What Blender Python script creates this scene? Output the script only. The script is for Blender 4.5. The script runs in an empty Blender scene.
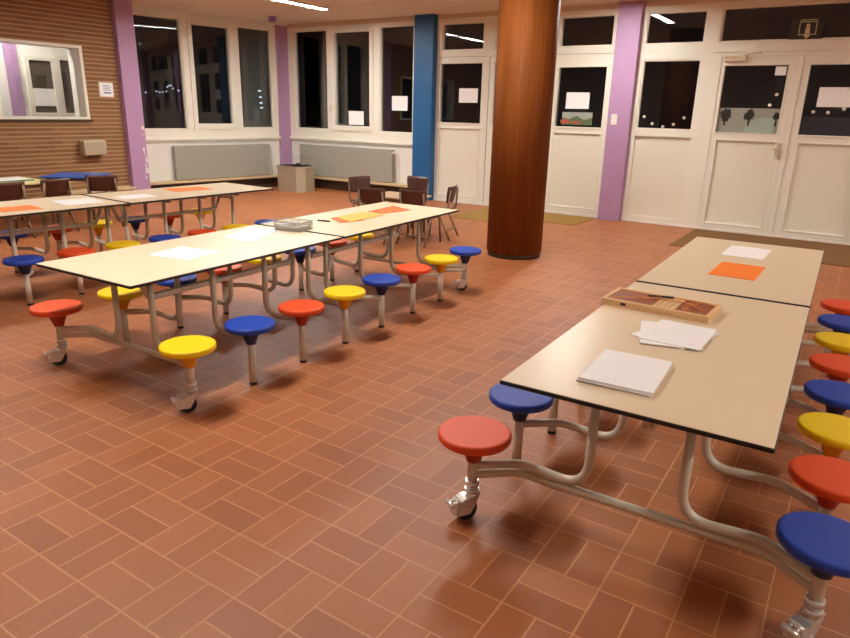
import bpy, bmesh, math, random
from mathutils import Vector, Matrix
random.seed(7)
PI = math.pi
S = bpy.context.scene
COL = S.collection

# ------------------------------------------------------------------ materials
def lin(c):
    return tuple(((v/255)/12.92 if v/255 <= .04045 else ((v/255+.055)/1.055)**2.4) for v in c) + (1,)

class NT:
    """small node-tree helper"""
    def __init__(s, name):
        s.m = bpy.data.materials.new(name); s.m.use_nodes = True
        s.t = s.m.node_tree; s.n = s.t.nodes; s.b = s.n['Principled BSDF']; s.out = s.n['Material Output']
    def new(s, typ, **kw):
        n = s.n.new(typ)
        for k, v in kw.items(): setattr(n, k, v)
        return n
    def link(s, a, b): s.t.links.new(a, b)
    def put(s, sock, v):
        if isinstance(v, bpy.types.NodeSocket): s.link(v, sock)
        else: sock.default_value = v
    def math(s, op, a, b=0.0, c=None):
        n = s.new('ShaderNodeMath', operation=op)
        s.put(n.inputs[0], a); s.put(n.inputs[1], b)
        if c is not None: s.put(n.inputs[2], c)
        return n.outputs[0]
    def mix(s, f, a, b):
        n = s.new('ShaderNodeMix', data_type='RGBA')
        s.put(n.inputs[0], f); s.put(n.inputs[6], a); s.put(n.inputs[7], b)
        return n.outputs[2]
    def noise(s, scale, vec=None, detail=3):
        n = s.new('ShaderNodeTexNoise'); n.inputs['Scale'].default_value = scale; n.inputs['Detail'].default_value = detail
        if vec is not None: s.link(vec, n.inputs['Vector'])
        return n.outputs['Fac']
    def bump(s, h, strength=.3, dist=.01):
        n = s.new('ShaderNodeBump'); n.inputs['Strength'].default_value = strength; n.inputs['Distance'].default_value = dist
        s.link(h, n.inputs['Height']); s.link(n.outputs[0], s.b.inputs['Normal'])
    def obj(s): return s.new('ShaderNodeTexCoord').outputs['Object']
    def pos(s): return s.new('ShaderNodeNewGeometry').outputs['Position']
    def scaled(s, vec, sc):
        n = s.new('ShaderNodeMapping'); n.inputs['Scale'].default_value = sc; s.link(vec, n.inputs['Vector']); return n.outputs[0]

def mat(name, rgb, rough=.5, metal=0, var=0.0, scale=8, bump=0.0, spec=None):
    t = NT(name); c = lin(rgb)
    t.b.inputs['Roughness'].default_value = rough; t.b.inputs['Metallic'].default_value = metal
    if spec is not None: t.b.inputs['Specular IOR Level'].default_value = spec
    if var or bump:
        f = t.noise(scale, t.obj())
        if var:
            d = tuple(v*(1-var) for v in c[:3])+(1,); e = tuple(min(1, v*(1+var)) for v in c[:3])+(1,)
            t.link(t.mix(f, d, e), t.b.inputs['Base Color'])
        else: t.b.inputs['Base Color'].default_value = c
        if bump: t.bump(f, bump, .004)
    else: t.b.inputs['Base Color'].default_value = c
    return t.m

def emit(name, rgb, strength):
    t = NT(name)
    t.b.inputs['Base Color'].default_value = (.8, .8, .8, 1)
    t.b.inputs['Emission Color'].default_value = rgb+(1,)
    t.b.inputs['Emission Strength'].default_value = strength
    return t.m

def glass_mat():
    t = NT('window_glass')
    tr = t.new('ShaderNodeBsdfTransparent'); tr.inputs[0].default_value = (.85, .87, .87, 1)
    gl = t.new('ShaderNodeBsdfGlossy'); gl.inputs['Roughness'].default_value = .015
    fr = t.new('ShaderNodeFresnel'); fr.inputs['IOR'].default_value = 1.5
    f = t.math('MINIMUM', t.math('MULTIPLY', fr.outputs[0], GLASS_GAIN), 1.0)
    mx = t.new('ShaderNodeMixShader'); t.link(f, mx.inputs[0]); t.link(tr.outputs[0], mx.inputs[1]); t.link(gl.outputs[0], mx.inputs[2])
    t.link(mx.outputs[0], t.out.inputs['Surface'])
    return t.m
GLASS_GAIN = 1.0

def floor_mat():
    t = NT('quarry_tiles')
    sx = t.new('ShaderNodeSeparateXYZ'); t.link(t.pos(), sx.inputs[0])
    u = t.math('DIVIDE', t.math('ADD', sx.outputs[0], 2.622+0.2386*60), .2386)
    v = t.math('DIVIDE', t.math('ADD', sx.outputs[1], -1.128+0.2366*60), .2366)
    iu, iv = t.math('FLOOR', u), t.math('FLOOR', v)
    fu, fv = t.math('FRACT', u), t.math('FRACT', v)
    par = t.math('MODULO', t.math('ADD', iu, iv), 2.0)
    e = t.math('MINIMUM', t.math('MINIMUM', fu, t.math('SUBTRACT', 1, fu)), t.math('MINIMUM', fv, t.math('SUBTRACT', 1, fv)))
    mu = t.math('ABSOLUTE', t.math('SUBTRACT', fu, .5)); mv = t.math('ABSOLUTE', t.math('SUBTRACT', fv, .5))
    pick = lambda a, b: t.math('ADD', t.math('MULTIPLY', a, par), t.math('MULTIPLY', b, t.math('SUBTRACT', 1, par)))
    d = t.math('MINIMUM', e, pick(mu, mv))
    half = pick(t.math('FLOOR', t.math('MULTIPLY', fu, 2)), t.math('FLOOR', t.math('MULTIPLY', fv, 2)))
    cid = t.new('ShaderNodeCombineXYZ'); t.link(iu, cid.inputs[0]); t.link(iv, cid.inputs[1]); t.link(half, cid.inputs[2])
    wn = t.new('ShaderNodeTexWhiteNoise', noise_dimensions='3D'); t.link(cid.outputs[0], wn.inputs['Vector'])
    tile = t.mix(wn.outputs['Value'], lin((148, 83, 42)), lin((171, 102, 56)))
    big = t.noise(.7, t.pos(), 2)
    tile = t.mix(t.math('MULTIPLY', big, .35), tile, lin((163, 103, 58)))
    fine = t.noise(60, t.pos(), 4)
    tile = t.mix(t.math('MULTIPLY', fine, .22), tile, lin((136, 70, 38)))
    mr = t.new('ShaderNodeMapRange'); mr.inputs['From Min'].default_value = .008; mr.inputs['From Max'].default_value = .020
    t.link(d, mr.inputs['Value'])
    col = t.mix(mr.outputs[0], lin((188, 130, 82)), tile)
    t.link(col, t.b.inputs['Base Color'])
    t.link(t.math('ADD', .42, t.math('MULTIPLY', fine, .16)), t.b.inputs['Roughness'])
    t.b.inputs['Specular IOR Level'].default_value = .6
    t.bump(mr.outputs[0], .25, .003)
    return t.m

def brick_mat():
    t = NT('brown_brick')
    sx = t.new('ShaderNodeSeparateXYZ'); t.link(t.pos(), sx.inputs[0])
    v = t.math('DIVIDE', sx.outputs[2], .060); row = t.math('FLOOR', v); fv = t.math('FRACT', v)
    u = t.math('ADD', t.math('DIVIDE', t.math('ADD', sx.outputs[1], 20), .25), t.math('MULTIPLY', t.math('MODULO', row, 2), .5)); fu = t.math('FRACT', u)
    dv = t.math('MULTIPLY', t.math('MINIMUM', fv, t.math('SUBTRACT', 1, fv)), .060); du = t.math('MULTIPLY', t.math('MINIMUM', fu, t.math('SUBTRACT', 1, fu)), .25)
    def ramp(d, a, b):
        m = t.new('ShaderNodeMapRange'); m.inputs['From Min'].default_value = a; m.inputs['From Max'].default_value = b; t.link(d, m.inputs['Value']); return m.outputs[0]
    bed, perp = ramp(dv, .005, .010), ramp(du, .002, .006)
    cid = t.new('ShaderNodeCombineXYZ'); t.link(t.math('FLOOR', u), cid.inputs[0]); t.link(row, cid.inputs[1])
    wn = t.new('ShaderNodeTexWhiteNoise', noise_dimensions='3D'); t.link(cid.outputs[0], wn.inputs['Vector'])
    c = t.mix(wn.outputs['Value'], lin((130, 94, 62)), lin((148, 109, 73)))
    c = t.mix(t.math('MULTIPLY', t.noise(14, t.pos(), 4), .3), c, lin((116, 80, 50)))
    c = t.mix(t.math('ADD', .45, t.math('MULTIPLY', perp, .55)), lin((150, 112, 76)), c)
    t.link(t.mix(bed, lin((182, 146, 106)), c), t.b.inputs['Base Color'])
    t.b.inputs['Roughness'].default_value = .85
    t.bump(bed, .5, .006)
    return t.m

def wood_column_mat():
    t = NT('column_veneer')
    v = t.scaled(t.obj(), (9, 9, .55)); n = t.noise(2.2, v, 6)
    w = t.new('ShaderNodeTexWave', wave_type='BANDS', bands_direction='X'); t.link(t.scaled(t.obj(), (5, 5, .5)), w.inputs['Vector'])
    w.inputs['Scale'].default_value = 2.2; w.inputs['Distortion'].default_value = 7; w.inputs['Detail'].default_value = 3
    base = t.mix(n, lin((82, 42, 14)), lin((148, 82, 30)))
    t.link(t.mix(t.math('MULTIPLY', w.outputs['Fac'], .38), base, lin((96, 44, 18))), t.b.inputs['Base Color'])
    t.b.inputs['Roughness'].default_value = .6; t.b.inputs['Specular IOR Level'].default_value = .1
    return t.m

def grain_mat(name, a, b, rough=.5, sc=(2, 30, 30)):
    t = NT(name)
    n = t.noise(3, t.scaled(t.obj(), sc), 5)
    t.link(t.mix(n, lin(a), lin(b)), t.b.inputs['Base Color']); t.b.inputs['Roughness'].default_value = rough
    return t.m

def panel_mat():
    t = NT('cream_boarded_panel'); t.b.inputs['Base Color'].default_value = lin((230, 227, 210)); t.b.inputs['Roughness'].default_value = .45
    sx = t.new('ShaderNodeSeparateXYZ'); t.link(t.pos(), sx.inputs[0])
    f = t.math('FRACT', t.math('DIVIDE', sx.outputs[2], .055))
    g = t.math('GREATER_THAN', t.math('ABSOLUTE', t.math('SUBTRACT', f, .5)), .45)
    t.bump(t.math('SUBTRACT', 1, g), .25, .002)
    return t.m

def steel_mat():
    t = NT('steel_bin'); n = t.noise(6, t.scaled(t.obj(), (20, 20, 1.5)), 3)
    t.link(t.mix(n, lin((168, 158, 136)), lin((212, 202, 178))), t.b.inputs['Base Color'])
    t.b.inputs['Metallic'].default_value = .55; t.b.inputs['Roughness'].default_value = .42
    return t.m

M = dict(
    floor=floor_mat(), brick=brick_mat(), column=wood_column_mat(), glass=glass_mat(), panel=panel_mat(), bin=steel_mat(),
    ceiling=mat('ceiling_paint', (226, 208, 184), .8, var=.03, scale=2),
    wall=mat('white_wall_paint', (230, 229, 221), .7, var=.03, scale=3),
    header=mat('beige_header_paint', (214, 196, 168), .6),
    frame=mat('cream_frame_paint', (233, 230, 217), .4),
    gasket=mat('dark_gasket', (70, 62, 52), .6),
    purple=mat('purple_paint', (176, 139, 177), .5, var=.08, scale=5),
    blue_paint=mat('blue_paint', (22, 92, 146), .5, var=.06, scale=5),
    radiator=mat('grey_radiator', (158, 156, 144), .4),
    ledge=mat('pale_wood_ledge', (206, 184, 146), .5, var=.08, scale=12),
    plinth=mat('dark_brown_plinth', (66, 44, 30), .6),
    laminate=mat('cream_laminate', (229, 211, 180), .33, var=.02, scale=30),
    edge=mat('black_edging', (28, 22, 20), .5),
    tube=mat('warm_grey_powder_coat', (214, 204, 186), .4, metal=.1),
    chrome=mat('chrome', (226, 224, 220), .28, metal=.7),
    rubber=mat('black_rubber', (22, 21, 21), .6),
    seat_red=mat('orange_red_plastic', (232, 80, 28), .5, var=.02, scale=30),
    seat_blue=mat('blue_plastic', (24, 68, 176), .5, var=.03, scale=30),
    seat_yellow=mat('yellow_plastic', (250, 214, 6), .5, var=.02, scale=30),
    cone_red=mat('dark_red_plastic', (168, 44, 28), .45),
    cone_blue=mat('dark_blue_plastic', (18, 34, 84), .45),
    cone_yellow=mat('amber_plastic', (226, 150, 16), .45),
    paper=mat('white_paper', (246, 246, 247), .7, var=.01, scale=10),
    paper_line=mat('pale_print', (196, 196, 200), .7),
    orange=mat('orange_paper', (250, 132, 36), .6, var=.03, scale=10),
    amber=mat('amber_paper', (252, 184, 84), .6),
    red_orange=mat('deep_orange_paper', (238, 112, 48), .6),
    pine=grain_mat('pale_pine', (214, 170, 116), (236, 200, 150), .5),
    redwood=grain_mat('reddish_board', (120, 58, 32), (172, 98, 60), .5, (3, 18, 18)),
    cord=mat('orange_cord', (226, 150, 84), .6),
    dark=mat('dark_plastic', (34, 32, 38), .5),
    wire=mat('grey_wire', (190, 188, 182), .3, metal=.7),
    clear=mat('grey_mesh_tray', (206, 203, 196), .35, metal=.2),
    plywood=grain_mat('dark_plywood', (60, 30, 21), (94, 52, 37), .4, (3, 25, 25)),
    chair_tube=mat('brown_chair_tube', (128, 104, 84), .4, metal=.3),
    kid_yellow=mat('pale_yellow_laminate', (222, 208, 150), .4),
    kid_beige=mat('beige_laminate', (196, 170, 136), .4),
    kid_blue=mat('blue_laminate', (36, 90, 178), .4),
    green=mat('green_cover', (96, 140, 92), .6),
    mat=mat('brown_coir', (120, 84, 40), .95, var=.25, scale=90, bump=.5),
    mat_yellow=mat('ochre_coir', (150, 116, 52), .95, var=.2, scale=90, bump=.5),
    ground=mat('dark_asphalt', (30, 30, 32), .9, var=.2, scale=4),
    brass=mat('steel_handle', (214, 204, 186), .3, metal=.8),
    switch=mat('white_plastic', (236, 230, 224), .4),
    sign_dark=mat('dark_sign_panel', (40, 34, 26), .5),
    sign_pale=mat('pale_sign_figure', (205, 196, 158), .6),
    film_pale=mat('pale_frosted_film', (150, 152, 140), .5, var=.1, scale=5),
    film_aqua=mat('aqua_frosted_film', (158, 176, 164), .5, var=.1, scale=5),
    film_dark=mat('dark_blue_film', (36, 40, 50), .5),
    tree=mat('dark_tree_cutout', (44, 40, 34), .7),
    poster_sky=mat('poster_pale_sky', (160, 168, 160), .6, var=.3, scale=20),
    poster_green=mat('poster_green_hill', (92, 112, 76), .6, var=.3, scale=30),
    poster_red=mat('poster_red_shape', (176, 88, 72), .6),
    print_blue=mat('blue_print', (84, 116, 160), .6),
    dot=mat('white_paper_ball', (236, 232, 220), .7),
    lilac=mat('lilac_plastic', (150, 112, 168), .5),
    bag=mat('black_bag', (22, 20, 20), .45),
    lamp=emit('strip_light_diffuser', (1.0, .98, .915), 168),
    lamp_dim=emit('room_light_diffuser', (1.0, .98, .93), 115),
    fairy=emit('fairy_bulb_and_glint', (.62, .75, 1.0), 2.2),  # also used on the added bars that imitate glints in the pane
)

# ------------------------------------------------------------------ mesh helpers
class MB:
    def __init__(s): s.bm = bmesh.new(); s.mi = 0
    def _tag(s, faces):
        for f in faces: f.material_index = s.mi
    def box(s, lo, hi, bev=0.0, seg=1, rot=None):
        lo, hi = Vector(lo), Vector(hi)
        r = bmesh.ops.create_cube(s.bm, size=1.0); vs = r['verts']
        c = (lo+hi)/2; d = hi-lo
        for v in vs: v.co = Vector((v.co.x*d.x, v.co.y*d.y, v.co.z*d.z))
        fs = {f for v in vs for f in v.link_faces}; s._tag(fs)
        if bev:
            es = list({e for v in vs for e in v.link_edges})
            q = bmesh.ops.bevel(s.bm, geom=es, offset=bev, segments=seg, affect='EDGES', profile=.5)
            vs = list({v for f in q['faces'] for v in f.verts} | {v for v in vs if v.is_valid})
            s._tag(q['faces'])
        for v in vs: v.co = (rot @ v.co if rot else v.co)+c
        return s
    def cyl(s, p, q, r, r2=None, n=16):
        p, q = Vector(p), Vector(q); r2 = r if r2 is None else r2
        d = (q-p); L = d.length
        g = bmesh.ops.create_cone(s.bm, cap_ends=True, cap_tris=False, segments=n, radius1=r, radius2=r2, depth=L)
        R = d.to_track_quat('Z', 'Y').to_matrix()
        for v in g['verts']: v.co = R @ v.co+(p+q)/2
        fs = {f for v in g['verts'] for f in v.link_faces}; s._tag(fs)
        for f in fs:
            if len(f.verts) == 4: f.smooth = True
        return s
    def lathe(s, prof, n=32, center=(0, 0, 0)):
        c = Vector(center); rings = []
        for r, z in prof:
            if r < 1e-6: rings.append([s.bm.verts.new(c+Vector((0, 0, z)))])
            else: rings.append([s.bm.verts.new(c+Vector((r*math.cos(2*PI*k/n), r*math.sin(2*PI*k/n), z))) for k in range(n)])
        for a, b in zip(rings, rings[1:]):
            for k in range(n):
                k2 = (k+1) % n
                if len(a) == 1 and len(b) == 1: continue
                vs = [a[0], b[k], b[k2]] if len(a) == 1 else [a[k], a[k2], b[0]] if len(b) == 1 else [a[k], a[k2], b[k2], b[k]]
                f = s.bm.faces.new(vs); f.smooth = True; f.material_index = s.mi
        return s
    def tube(s, pts, r, n=12, cap=True):
        pts = [Vector(p) for p in pts]; rings = []
        t0 = (pts[1]-pts[0]).normalized()
        up = Vector((0, 0, 1)) if abs(t0.z) < .9 else Vector((1, 0, 0))
        nrm = (up-up.dot(t0)*t0).normalized()
        for i, p in enumerate(pts):
            t = ((pts[min(i+1, len(pts)-1)]-pts[max(i-1, 0)])).normalized()
            nrm = (nrm-nrm.dot(t)*t).normalized(); b = t.cross(nrm)
            rings.append([s.bm.verts.new(p+r*(math.cos(2*PI*k/n)*nrm+math.sin(2*PI*k/n)*b)) for k in range(n)])
        for a, b in zip(rings, rings[1:]):
            for k in range(n):
                f = s.bm.faces.new([a[k], a[(k+1) % n], b[(k+1) % n], b[k]]); f.smooth = True; f.material_index = s.mi
        if cap:
            s._tag([s.bm.faces.new(rings[0][::-1]), s.bm.faces.new(rings[-1])])
        return s
    def prism(s, poly, z0, z1):
        a = [s.bm.verts.new((x, y, z0)) for x, y in poly]; b = [s.bm.verts.new((x, y, z1)) for x, y in poly]; n = len(poly)
        fs = [s.bm.faces.new(a[::-1]), s.bm.faces.new(b)]
        for k in range(n): fs.append(s.bm.faces.new([a[k], a[(k+1) % n], b[(k+1) % n], b[k]]))
        s._tag(fs); return s
    def plate(s, fn, nu, nv, th):
        g = [[s.bm.verts.new(fn(i/nu, j/nv)) for j in range(nv+1)] for i in range(nu+1)]
        fs = []
        for i in range(nu):
            for j in range(nv):
                f = s.bm.faces.new([g[i][j], g[i+1][j], g[i+1][j+1], g[i][j+1]]); f.smooth = True; fs.append(f)
        bmesh.ops.recalc_face_normals(s.bm, faces=fs)
        bmesh.ops.solidify(s.bm, geom=fs, thickness=th)
        return s
    def build(s, name, mats, parent=None, loc=None):
        bmesh.ops.recalc_face_normals(s.bm, faces=s.bm.faces)
        me = bpy.data.meshes.new(name); s.bm.to_mesh(me); s.bm.free()
        for m in (mats if isinstance(mats, (list, tuple)) else [mats]): me.materials.append(M[m])
        o = bpy.data.objects.new(name, me); COL.objects.link(o)
        if parent: o.parent = parent
        if loc: o.location = loc
        return o

def bend(pts, rad, n=6):
    """polyline with rounded corners"""
    pts = [Vector(p) for p in pts]; out = [pts[0]]
    for i in range(1, len(pts)-1):
        r = rad[i-1] if isinstance(rad, (list, tuple)) else rad
        a, p, b = pts[i-1], pts[i], pts[i+1]
        d1, d2 = (a-p).normalized(), (b-p).normalized()
        half = d1.angle(d2)/2
        L = min(r/math.tan(half), .49*(a-p).length, .49*(b-p).length)
        A, B = p+d1*L, p+d2*L
        for k in range(n+1):
            t = k/n; out.append((1-t)**2*A+2*t*(1-t)*p+t*t*B)
    out.append(pts[-1]); return out

def tag(o, label=None, cat=None, group=None, kind=None):
    if label: o['label'] = label
    if cat: o['category'] = cat
    if group: o['group'] = group
    if kind: o['kind'] = kind
    return o
def empty(name, loc=(0, 0, 0), rz=0.0):
    o = bpy.data.objects.new(name, None); o.empty_display_size = .1; COL.objects.link(o)
    o.location = loc; o.rotation_euler = (0, 0, rz); return o
def copy_tree(o, parent=None):
    c = o.copy(); COL.objects.link(c)
    if parent: c.parent = parent
    for ch in list(o.children): copy_tree(ch, c)
    return c
def struct(o, label=None, cat=None): return tag(o, label, cat, None, 'structure')

# ------------------------------------------------------------------ setting
CEIL = 2.97
YB = 9.79                # face of the glazed wall at the far side
XL = -9.8                # face of the brick wall
struct(MB().box((-11.2, -3.2, -.1), (5.7, 10.1, 0)).build('floor', 'floor'), 'brown quarry tile floor laid in a basketweave', 'floor')
struct(MB().box((-11.2, -3.2, CEIL), (5.7, 10.1, CEIL+.12)).build('ceiling', 'ceiling'), 'plain cream ceiling', 'ceiling')
struct(MB().box((-26, -12, -.5), (16, 34, -.3)).build('ground', 'ground'), 'dark ground outside the windows', 'ground')
struct(MB().box((5.5, -3, 0), (5.7, 10.1, CEIL)).build('wall_right', 'wall'), 'plain white wall', 'wall')
struct(MB().box((-10.1, -3.2, 0), (5.7, -3, CEIL)).build('wall_front', 'wall'), 'plain white wall behind the viewer', 'wall')

def cells(mb, outline, holes, y0, y1):
    """fill outline (u0,u1,z0,z1) minus rectangular holes with boxes of depth y0..y1"""
    zs = sorted({outline[2], outline[3], *[h[2] for h in holes], *[h[3] for h in holes]})
    zs = [z for z in zs if outline[2] <= z <= outline[3]]
    for za, zb in zip(zs, zs[1:]):
        zm = (za+zb)/2; u = outline[0]
        for h in sorted([h for h in holes if h[2] < zm < h[3]]):
            if h[0]-u > 1e-4: mb.box((u, y0, za), (h[0], y1, zb))
            u = max(u, h[1])
        if outline[1]-u > 1e-4: mb.box((u, y0, za), (outline[1], y1, zb))
    return mb
def rim(mb, r, w, y0, y1, bev=.004):
    """a frame of width w just inside rectangle r"""
    a, b, c, d = r
    mb.box((a, y0, c), (a+w, y1, d), bev); mb.box((b-w, y0, c), (b, y1, d), bev)
    mb.box((a+w, y0, c), (b-w, y1, c+w), bev); mb.box((a+w, y0, d-w), (b-w, y1, d), bev)
    return mb

# far wall: everything the door and window units leave over
units = dict(window_2=(-9.57, -6.55, .95, 2.90), door_1=(-6.19, -5.215, 0, 2.90), door_2=(-5.215, -4.16, 0, 2.90), door_3=(-4.16, -3.2, 0, 2.90),
             window_3=(-2.88, -1.945, 0, 2.90), door_4=(-1.945, .14, 0, 2.90))
w = MB(); cells(w, (-11.0, 5.5, 0, CEIL), list(units.values()), YB+.0, YB+.2)
struct(w.build('wall_back', 'wall'), 'white wall around the far doors and windows', 'wall')
h = MB(); h.box((-9.55, YB-.012, 2.90), (.14, YB, CEIL)); struct(h.build('trim_1', 'header'), 'beige header board above the far doors', 'trim')

def pane(parent, r, y=.05): return MB().box((r[0]-.004, y-.004, r[2]-.004), (r[1]+.004, y+.004, r[3]+.004)).build('pane', 'glass', parent)
def door_unit(name, transom, glass, panel, label, handle=False):
    u = units[name]; root = empty(name, (0, YB, 0)); struct(root, label, 'door')
    leaf = (glass[0]-.085, min(glass[1]+.085, u[1]), .03, 2.33)
    f = cells(MB(), u, [transom, (leaf[0], leaf[1], leaf[2], leaf[3])], -.015, .10); rim(f, transom, .022, .0, .09)
    f.build('frame', 'frame', root)
    lf = cells(MB(), leaf, [glass, panel], .0, .085)
    g0 = (glass[0]-.02, glass[1]+.02, glass[2]-.02, glass[3]+.02); rim(lf, g0, .022, -.012, .03)
    p0 = (panel[0]-.015, panel[1]+.015, panel[2]-.015, panel[3]+.015); rim(lf, p0, .022, -.008, .03)
    L = lf.build('leaf', 'frame', root)
    MB().box((leaf[0]-.004, -.004, leaf[2]), (leaf[0]+.004, .0, leaf[3])).box((leaf[1]-.004, -.004, leaf[2]), (leaf[1]+.004, 0, leaf[3])).box((leaf[0], -.004, leaf[3]-.004), (leaf[1], 0, leaf[3]+.004)).build('seal', 'gasket', root)
    MB().box((panel[0], .02, panel[2]), (panel[1], .05, panel[3])).build('panel', 'panel', L)
    pane(L, glass, .045); pane(root, transom, .05)
    MB().box((u[0], -.03, 0), (u[1], .02, .03), .004).build('threshold', 'switch', root)
    return root, leaf
door_unit('door_1', (-6.11, -5.33, 2.42, 2.84), (-6.12, -5.34, 1.31, 2.23), (-6.12, -5.34, .12, 1.22), 'cream door between the blue pillar and the wooden column')
door_unit('door_2', (-5.13, -4.25, 2.42, 2.84), (-5.13, -4.25, 1.31, 2.23), (-5.13, -4.25, .12, 1.22), 'cream door hidden behind the wooden column')
door_unit('door_3', (-4.08, -3.27, 2.42, 2.84), (-4.05, -3.32, 1.31, 2.15), (-4.06, -3.31, .12, 1.22), 'cream door between the wooden column and the purple pillar')
# fixed light beside the double doors
u = units['window_3']; root = struct(empty('window_3', (0, YB, 0)), 'tall fixed window with a cream lower panel beside the double doors', 'window')
T, G, P = (-2.83, -2.05, 2.42, 2.83), (-2.82, -2.05, 1.31, 2.23), (-2.81, -2.05, .10, 1.22)
f = cells(MB(), u, [T, G, P], -.015, .10); rim(f, G, .022, 0, .06); rim(f, T, .022, 0, .06); f.box((-2.87, -.025, 2.335), (-1.95, 0, 2.345)); f.build('frame', 'frame', root)
MB().box((-2.875, -.03, 0), (-1.95, .02, .03), .004).build('threshold', 'switch', root)
MB().box((P[0], .02, P[2]), (P[1], .05, P[3])).build('panel', 'panel', root); pane(root, T); pane(root, G)
# double doors
u = units['door_4']; root = struct(empty('door_4', (0, YB, 0)), 'cream double doors with glazed upper halves and an exit sign above', 'door')
T = (-1.87, .06, 2.42, 2.84)
f = cells(MB(), u, [T, (-1.80, .06, .03, 2.25)], -.015, .10); rim(f, T, .022, 0, .06); f.box((-1.95, -.03, 2.30), (.14, -.015, 2.33)); f.build('frame', 'frame', root); pane(root, T)
for k, (lf, gl, pn) in enumerate([((-1.80, -.885, .03, 2.25), (-1.75, -1.01, 1.31, 2.14), (-1.72, -1.0, .10, 1.21)), ((-.875, .06, .03, 2.25), (-.77, -.03, 1.31, 2.14), (-.75, -.05, .10, 1.21))]):
    b = cells(MB(), lf, [gl, pn], -.005, .085); rim(b, (gl[0]-.02, gl[1]+.02, gl[2]-.02, gl[3]+.02), .022, -.014, .03); rim(b, (pn[0]-.015, pn[1]+.015, pn[2]-.015, pn[3]+.015), .022, -.012, .03)
    L = b.build('leaf', 'frame', root)
    MB().box((pn[0], .02, pn[2]), (pn[1], .05, pn[3])).build('panel', 'panel', L); pane(L, gl, .045)
    if k == 0:
        hb = MB(); hb.box((-.965, -.02, 1.0), (-.935, -.005, 1.20), .006); hb.tube(bend([(-.95, -.015, 1.12), (-.95, -.065, 1.12), (-1.03, -.065, 1.12)], .02), .010); hb.cyl((-.95, -.022, 1.04), (-.95, -.005, 1.04), .014)
        hb.build('handle', 'brass', L)
        cb = MB(); cb.box((-1.76, -.07, 2.185), (-1.50, -.015, 2.245), .008); cb.tube([(-1.55, -.05, 2.25), (-1.45, -.09, 2.275), (-1.34, -.03, 2.285)], .008); cb.build('door_closer', 'header', L)
MB().box((-.905, -.022, .03), (-.855, -.006, 2.25), .005).build('meeting_stile', 'frame', root)
MB().box((-1.945, -.03, 0), (.14, .02, .03), .004).build('threshold', 'switch', root)

def window_unit(name, root, outline, plain, sash, label, sill=True):
    struct(root, label, 'window')
    f = cells(MB(), outline, plain+[sash], -.015, .09)
    for r in plain: rim(f, r, .02, 0, .07)
    f.build('frame', 'frame', root)
    s_out = (sash[0]-.065, sash[1]+.065, sash[2]-.075, sash[3]+.055)
    b = cells(MB(), s_out, [sash], -.04, -.0151); rim(b, sash, .02, -.03, .06); b2 = b.build('sash', 'frame', root)
    hb = MB(); x = sash[0]-.035; hb.box((x-.015, -.055, 1.50), (x+.015, -.039, 1.60), .005); hb.tube(bend([(x, -.05, 1.56), (x, -.085, 1.56), (x, -.085, 1.44)], .015), .009); hb.build('handle', 'switch', b2)
    for r in plain: pane(root, r)
    pane(b2, sash, .03)
    sl = MB(); sl.box((outline[0], -.05, outline[2]-.05), (outline[1], .08, outline[2]+.0), .006); sl.box((outline[0], -.028, outline[2]-.075), (outline[1], 0, outline[2]-.06)); sl.build('sill', 'frame', root)
window_unit('window_2', empty('window_2', (0, YB, 0)), units['window_2'], [(-9.40, -8.58, 1.10, 2.85), (-7.37, -6.66, 1.10, 2.85)], (-8.41, -7.57, 1.17, 2.80), 'three-part dark window on the far wall above a radiator')
# window wall left of the corner: slightly skewed
W0 = Vector((-10.12, 6.65, 0)); W1 = Vector((-9.55, 9.79, 0)); WA = math.atan2((W1-W0).y, (W1-W0).x)
WD = (W1-W0).normalized()
WN = Vector((-WD.y, WD.x, 0))                       # outward
def on_window_wall(u, y, z): return W0+WD*u+WN*y+Vector((0, 0, z))
r1 = empty('window_1', W0, WA)
window_unit('window_1', r1, (.02, 2.95, .95, 2.90), [(.24, 1.04, 1.08, 2.85), (2.11, 2.80, 1.10, 2.84)], (1.21, 1.93, 1.16, 2.80), 'three-part dark window on the left beside the brick wall')
ww = cells(MB(), (-.35, 3.3, 0, CEIL), [(.02, 2.95, .95, 2.90)], 0, .2)
o = ww.build('wall_corner', 'wall'); o.location = W0; o.rotation_euler = (0, 0, WA); struct(o, 'white wall below the left window', 'wall')

# brick wall with an internal window
HOLE = (3.3, 5.83, 1.25, 2.27)
b = MB()
for (y0, y1, z0, z1) in ((-3, 6.45, 0, HOLE[2]), (-3, 6.45, HOLE[3], CEIL), (-3, HOLE[0], HOLE[2], HOLE[3]), (HOLE[1], 6.45, HOLE[2], HOLE[3])):
    b.box((XL-.3, y0, z0), (XL, y1, z1))
struct(b.build('wall_left', 'brick'), 'brown brick wall with pale joints', 'wall')
root = struct(empty('window_4', (XL, 0, 0)), 'cream-framed internal window in the brick wall', 'window')
f = MB(); y0, y1, z0, z1 = HOLE
f.box((-.3, y1-.045, z0), (.012, y1, z1)); f.box((-.3, y0, z0), (.012, y0+.045, z1)); f.box((-.3, y0+.045, z0), (.02, y1-.045, z0+.035)); f.box((-.3, y0+.045, z1-.035), (.012, y1-.045, z1))
f.box((-.2, 4.62, z0+.035), (-.14, 4.68, z1-.035)); f.build('frame', 'frame', root)
MB().box((-.18, y0+.045, z0+.035), (-.172, y1-.045, z1-.035)).build('pane', 'glass', root)
MB().box((0, y0-.02, z0-.03), (.03, y1+.03, z0)).build('sill', 'plinth', root)
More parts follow.
